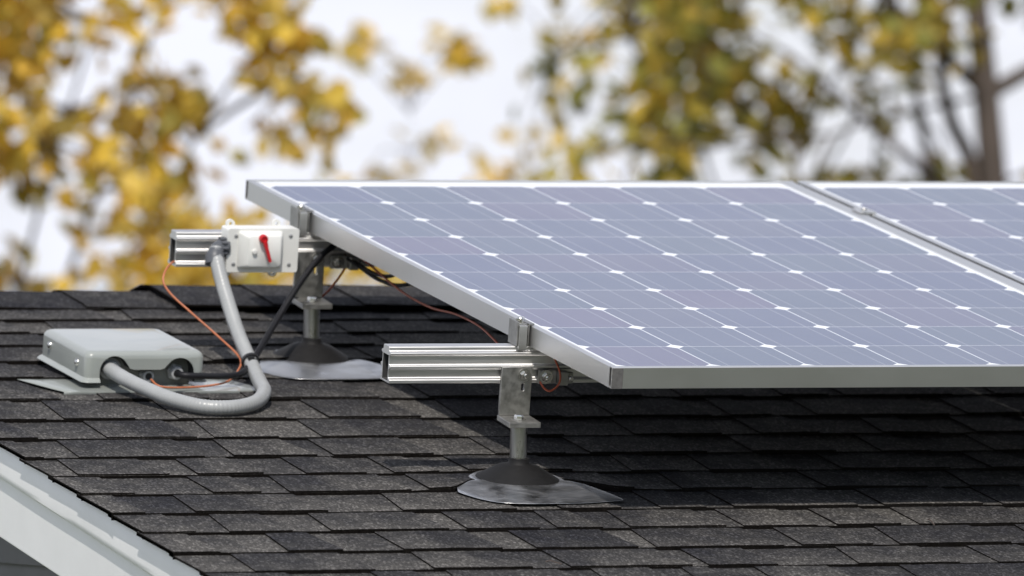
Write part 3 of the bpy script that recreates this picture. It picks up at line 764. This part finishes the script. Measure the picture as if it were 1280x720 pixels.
wire('ground_wire', 'short copper coloured wire hanging below the rear rail beside its post', 'wire',
     [(-.0880,1.175,.1480),(-.0934,1.18,.1381),(-.1019,1.18,.1222),(-.1162,1.18,.1023),(-.1332,1.18,.0837),(-.1493,1.175,.0744)], .0019, M['copper'])
wire('ground_wire', 'long copper coloured wire running under the panel between the two rails', 'wire',
     [(-.10,1.15,.152),(-.1,1.0919,.1379),(-.1,1.0366,.1206),(-.11,.9374,.0981),(-.12,.8319,.0772),(-.13,.7059,.0591),(-.14,.5744,.0491),(-.15,.4515,.0315),(-.155,.37,.009),(-.152,.30,-.022),(-.135,.23,-.040)], .0019, M['copper'])
wire('ground_wire', 'tiny copper wire loop at the lug beside the slotted front bracket', 'wire',
     [PP(-.142, .21, -.034), PP(-.137, .165, -.045), PP(-.128, .152, -.068), PP(-.128, .148, -.084), PP(-.135, .147, -.094), PP(-.145, .147, -.099), PP(-.154, .149, -.094), PP(-.158, .156, -.086)], .0017, M['copper'], step=.003)
wire('panel_lead', 'upper black cable loop drooping below the panel edge', 'cable',
     [(-.10,1.19,.170),(-.11,1.1773,.1554),(-.1,1.1477,.138),(-.1,1.0735,.1206),(-.1,1.0072,.1113),(-.1,.956,.1125),(-.08,.9786,.1204),(.02,1.02,.133)], .0033, M['black'], 'black cable loops under the panel')
wire('panel_lead', 'lower black cable loop drooping below the panel edge', 'cable',
     [(-.09,1.18,.165),(-.11,1.1587,.1474),(-.1,1.1105,.126),(-.1,1.0366,.1074),(-.1,.9561,.0968),(-.1,.8907,.098),(-.07,.9245,.1072),(.03,.98,.124)], .0033, M['black'], 'black cable loops under the panel')
for P in ([RP(-.3905,-.4818,.0085), RP(-.384,-.484,.0105), RP(-.377,-.492,.0095), RP(-.3717,-.4997,.0085)], [RP(.3571,-.2111,.0085), RP(.3545,-.226,.0105), RP(.3498,-.2524,.0085)]):
    o = wire('twig', 'tiny dark twig lying on the sunlit shingles near the bottom of the roof', 'twig', P, .0011, M['bark'], None, .003, 6)
    if P[0].x > 0: o['label'] = 'tiny dark twig on the shingles just below the shadow of the panel'
# zip tie round conduit, cable and wire
t = thing('cable_tie', 'black cable tie binding the grey conduit to the cable and orange wire', 'cable tie', (-.3509,.955,-.0282))
mb = MB(); R_ = .0143
cx = Vector((0,0,0)); dirc = Vector((-.002,-.062,-.036)).normalized(); a_ = dirc.orthogonal().normalized(); b_ = dirc.cross(a_)
ring = [[cx + (a_*math.cos(2*math.pi*k/28) + b_*math.sin(2*math.pi*k/28))*rr + dirc*h for rr, h in ((R_-.0015, -.0032), (R_+.0010, -.0032), (R_+.0010, .0032), (R_-.0015, .0032))] for k in range(29)]
mb.rings(ring, 0, True); mb.build('strap', M['tie'], t, smooth=50)
mb = MB(); hd = Vector((-.004,-.0145,.0035)); mb.box(hd.x-.005, hd.x+.005, hd.y-.004, hd.y+.004, hd.z-.005, hd.z+.005); mb.box(hd.x+.004, hd.x+.013, hd.y-.001, hd.y+.001, hd.z-.002, hd.z+.002)
mb.build('tie_head', M['tie'], t, smooth=0, bevel=.0006)

# ------------------------------------------------------------------ autumn trees behind the house
RTV = Vector((math.cos(YAW), -math.sin(YAW), 0)); FWV = Vector((math.sin(YAW), math.cos(YAW), 0))
ROW = CAM.copy(); ROW.z = 0                                    # the tree row is laid out square to the street
def TP(lat, dep, z): return ROW + RTV*lat + FWV*dep + Vector((0,0,z))
def leaf(mb, c, size, rnd, col, droop=.4):
    d = Vector((rnd.gauss(0,1), rnd.gauss(0,1), rnd.gauss(0,1) - droop)).normalized()
    nrm = Vector((rnd.gauss(0,.8) - .25, rnd.gauss(0,.8) - .8, rnd.gauss(0,.8) + .7)); w = d.cross(nrm)
    if w.length < 1e-4: return
    w.normalize(); nv = w.cross(d); L_ = size; W_ = size*rnd.uniform(.30, .42); k = nv*size*rnd.uniform(.02, .16)
    p = [c, c + d*L_*.35 + w*W_ - k*0 , c + d*L_*.75 + w*W_*.62, c + d*L_ - k, c + d*L_*.75 - w*W_*.62, c + d*L_*.35 - w*W_]
    m1_, m2_ = c + d*L_*.4 - k, c
    i = [mb.vert(q) for q in p]; j = mb.vert(c + d*L_*.45 - k)
    mb.face((i[0], i[1], i[2], i[3], j), 0, col); mb.face((i[0], j, i[3], i[4], i[5]), 0, col)
def tree(name, label, base, height, limbs, clusters, palette, lsize, seed, r0=.16, group=None, lean=None, twig=1):
    rnd = random.Random(seed)
    t = thing(name, label, 'tree', base, (0,0,0), group)
    top = Vector((0, 0, height)) + (lean or Vector((0,0,0)))
    tr = [Vector((0,0,-.15)) + top*f + Vector((.10*noise.noise((f*3, seed, 0)), .10*noise.noise((f*3, seed, 7)), 0))*(f > 0) for f in [i/14 for i in range(15)]]
    mb = MB(); mb.tube(spline(tr, .15), lambda f: r0*(1 - .78*f) + (.06*math.exp(-f*30)), 12); mb.build('trunk', M['bark'], t, smooth=60)
    mbl = MB(); nodes = [p for p in tr[4:]]
    for f, tip, rr in limbs:
        a = tr[min(14, int(f*14))]; b = Vector(tip) - base; mid = a.lerp(b, .5) + Vector((0, 0, -.12*(b-a).length)) + Vector((rnd.uniform(-.15,.15),)*3)
        pts = spline([a, a.lerp(mid, .6), mid, mid.lerp(b, .55) + Vector((0,0,.05)), b], .12)
        mbl.tube(pts, lambda q, rr=rr: rr*(1 - .8*q), 8); nodes += pts
    mb = MB()
    for cen, rad, cnt in clusters:
        c = Vector(cen) - base
        nr = min(nodes, key=lambda p: (p - c).length_squared)
        sag = Vector((rnd.uniform(-.05,.05), rnd.uniform(-.05,.05), .05))
        tw = spline([nr, nr.lerp(c, .5) + sag, c + Vector((0,0,rad*.5)), c + Vector((rnd.uniform(-1,1)*rad, rnd.uniform(-1,1)*rad, -rad*.5))], .08)
        L_ = (c - nr).length
        mbl.tube(tw, lambda q: (.008*(1 - .75*q) + .002*min(2, L_))*twig, 5, caps=False)
        tone = rnd.random()
        for _ in range(cnt):
            while True:
                o = Vector((rnd.uniform(-1,1), rnd.uniform(-1,1), rnd.uniform(-1,1)))
                if o.length < 1: break
            col = rnd.choice(palette); k = rnd.uniform(.75, 1.15); k2 = (tone - .5)*.35
            leaf(mb, c + o*rad*Vector((1,1,1)).length/1.732, lsize*rnd.uniform(.7, 1.25), rnd, tuple(max(.004, q*k*(1 + k2)) for q in col))
    NOFIX[0] = True
    mb.build('crown', M['leaf'], t, smooth=0); NOFIX[0] = False
    mbl.build('limbs', M['bark'], t, smooth=60)
    return t
YEL = [(.82,.58,.09), (.86,.64,.12), (.80,.51,.08), (.84,.57,.08), (.74,.54,.13), (.66,.49,.14), (.58,.50,.13)]
OLV = [(.47,.39,.08), (.41,.37,.075), (.35,.34,.08), (.52,.40,.075), (.66,.46,.07), (.30,.29,.08), (.42,.32,.10), (.58,.42,.07)]

def wall_of(rnd, lat0, lat1, z0, z1, d0, d1, cnt, keep, rad=(.10,.22), nl=(14,34)):
    out = []
    for _ in range(cnt):
        la, z_ = rnd.uniform(lat0, lat1), rnd.uniform(z0, z1)
        if keep(la, z_, rnd): out.append((TP(la, rnd.uniform(d0, d1), z_), rnd.uniform(*rad), rnd.randint(*nl)))
    return out
# yellow tree at the left
D = 31.0
rnd = random.Random(11)
def keepA(la, z_, r):
    if la < -.95: return r.random() < (.74 if z_ > .25 else .50)
    return r.random() < max(.06, .80 - (la + .95)*1.9)
cl = wall_of(rnd, -3.6, -.42, -1.6, 2.9, D-.8, D+.9, 640, keepA, nl=(24, 46))
base = TP(-2.15, D+.4, GROUND)
lim = [(.45, TP(-1.0, D+.2, .55), .019), (.5, TP(-1.2, D-.3, 1.15), .018), (.55, TP(-.9, D+.5, 1.5), .018), (.6, TP(-1.5, D, 1.8), .03), (.5, TP(-3.2, D+.3, 1.5), .035), (.62, TP(-2.6, D-.4, 2.6), .03), (.42, TP(-.9, D-.2, -.1), .022), (.4, TP(-3.3, D, .1), .03)]
tree('maple_tree', 'golden yellow tree with dense hanging leaves beyond the ridge behind the grey box', base, 6.2, lim, cl, YEL, .088, 3, .15)
# olive tree at the right, with its dark trunk
D = 34.0
rnd = random.Random(23)
def keepB(la, z_, r):
    if la < .8 and z_ < .3: return False
    den = 1.0 if z_ > .60 else (.60 if z_ > .36 else .40)
    if la < .55: den *= .62
    if .78 < la < 1.0 and z_ > .75: den *= .4
    if 1.60 < la < 1.76 and z_ > .2: den *= .2
    return r.random() < den
cl = wall_of(rnd, .15, 4.0, -1.2, 3.2, D-.9, D+1.0, 700, keepB, rad=(.11,.24), nl=(22, 42))
base = TP(2.22, D-.6, GROUND)
lim = [(.72, TP(1.30, D+.2, 1.15), .03), (.74, TP(.7, D-.2, 1.0), .024), (.78, TP(1.4, D, 1.9), .03), (.8, TP(2.6, D+.3, 1.6), .03), (.85, TP(1.0, D+.3, 2.2), .025), (.80, TP(.40, D+.1, .95), .010), (.6, TP(3.2, D, .6), .03), (.9, TP(2.2, D-.3, 2.9), .025)]
tree('ash_tree', 'olive green tree with a dark leaning trunk beyond the right panels', base, 6.6, lim, cl, OLV, .088, 8, .115, lean=RTV*(-.84))
# thin yellow tree further back between the two, only sparse twigs
D = 37.0
rnd = random.Random(31)
cl = []
for px, py in ((567,65),(572,58),(508,95),(452,46),(448,60),(532,187),(605,205),(640,215),(690,38),(758,8),(628,2),(470,215),(660,165),(500,212),(735,60),(700,120)):
    big = px in (567, 572, 508)
    cl.append((TP((px-640)/12460*D, D + rnd.uniform(-.3,.5), .09 + (360-py)/12460*D), .06 if big else .07, 12 if big else 8))
cl += wall_of(rnd, -1.0, .8, -1.5, .36, D-.8, D+.9, 110, lambda a, b, r: r.random() < .6, nl=(10, 20))
base = TP(-.1, D+.3, GROUND)
lim = [(.9, TP(-.38, D, .75), .005), (.95, TP(.15, D, .95), .005), (.7, TP(-.6, D, .1), .008)]
tree('birch_tree', 'sparse young tree with few yellow leaves between the two fuller trees', base, 4.7, lim, cl, YEL[:5] + OLV[3:5], .085, 14, .022, twig=.45)
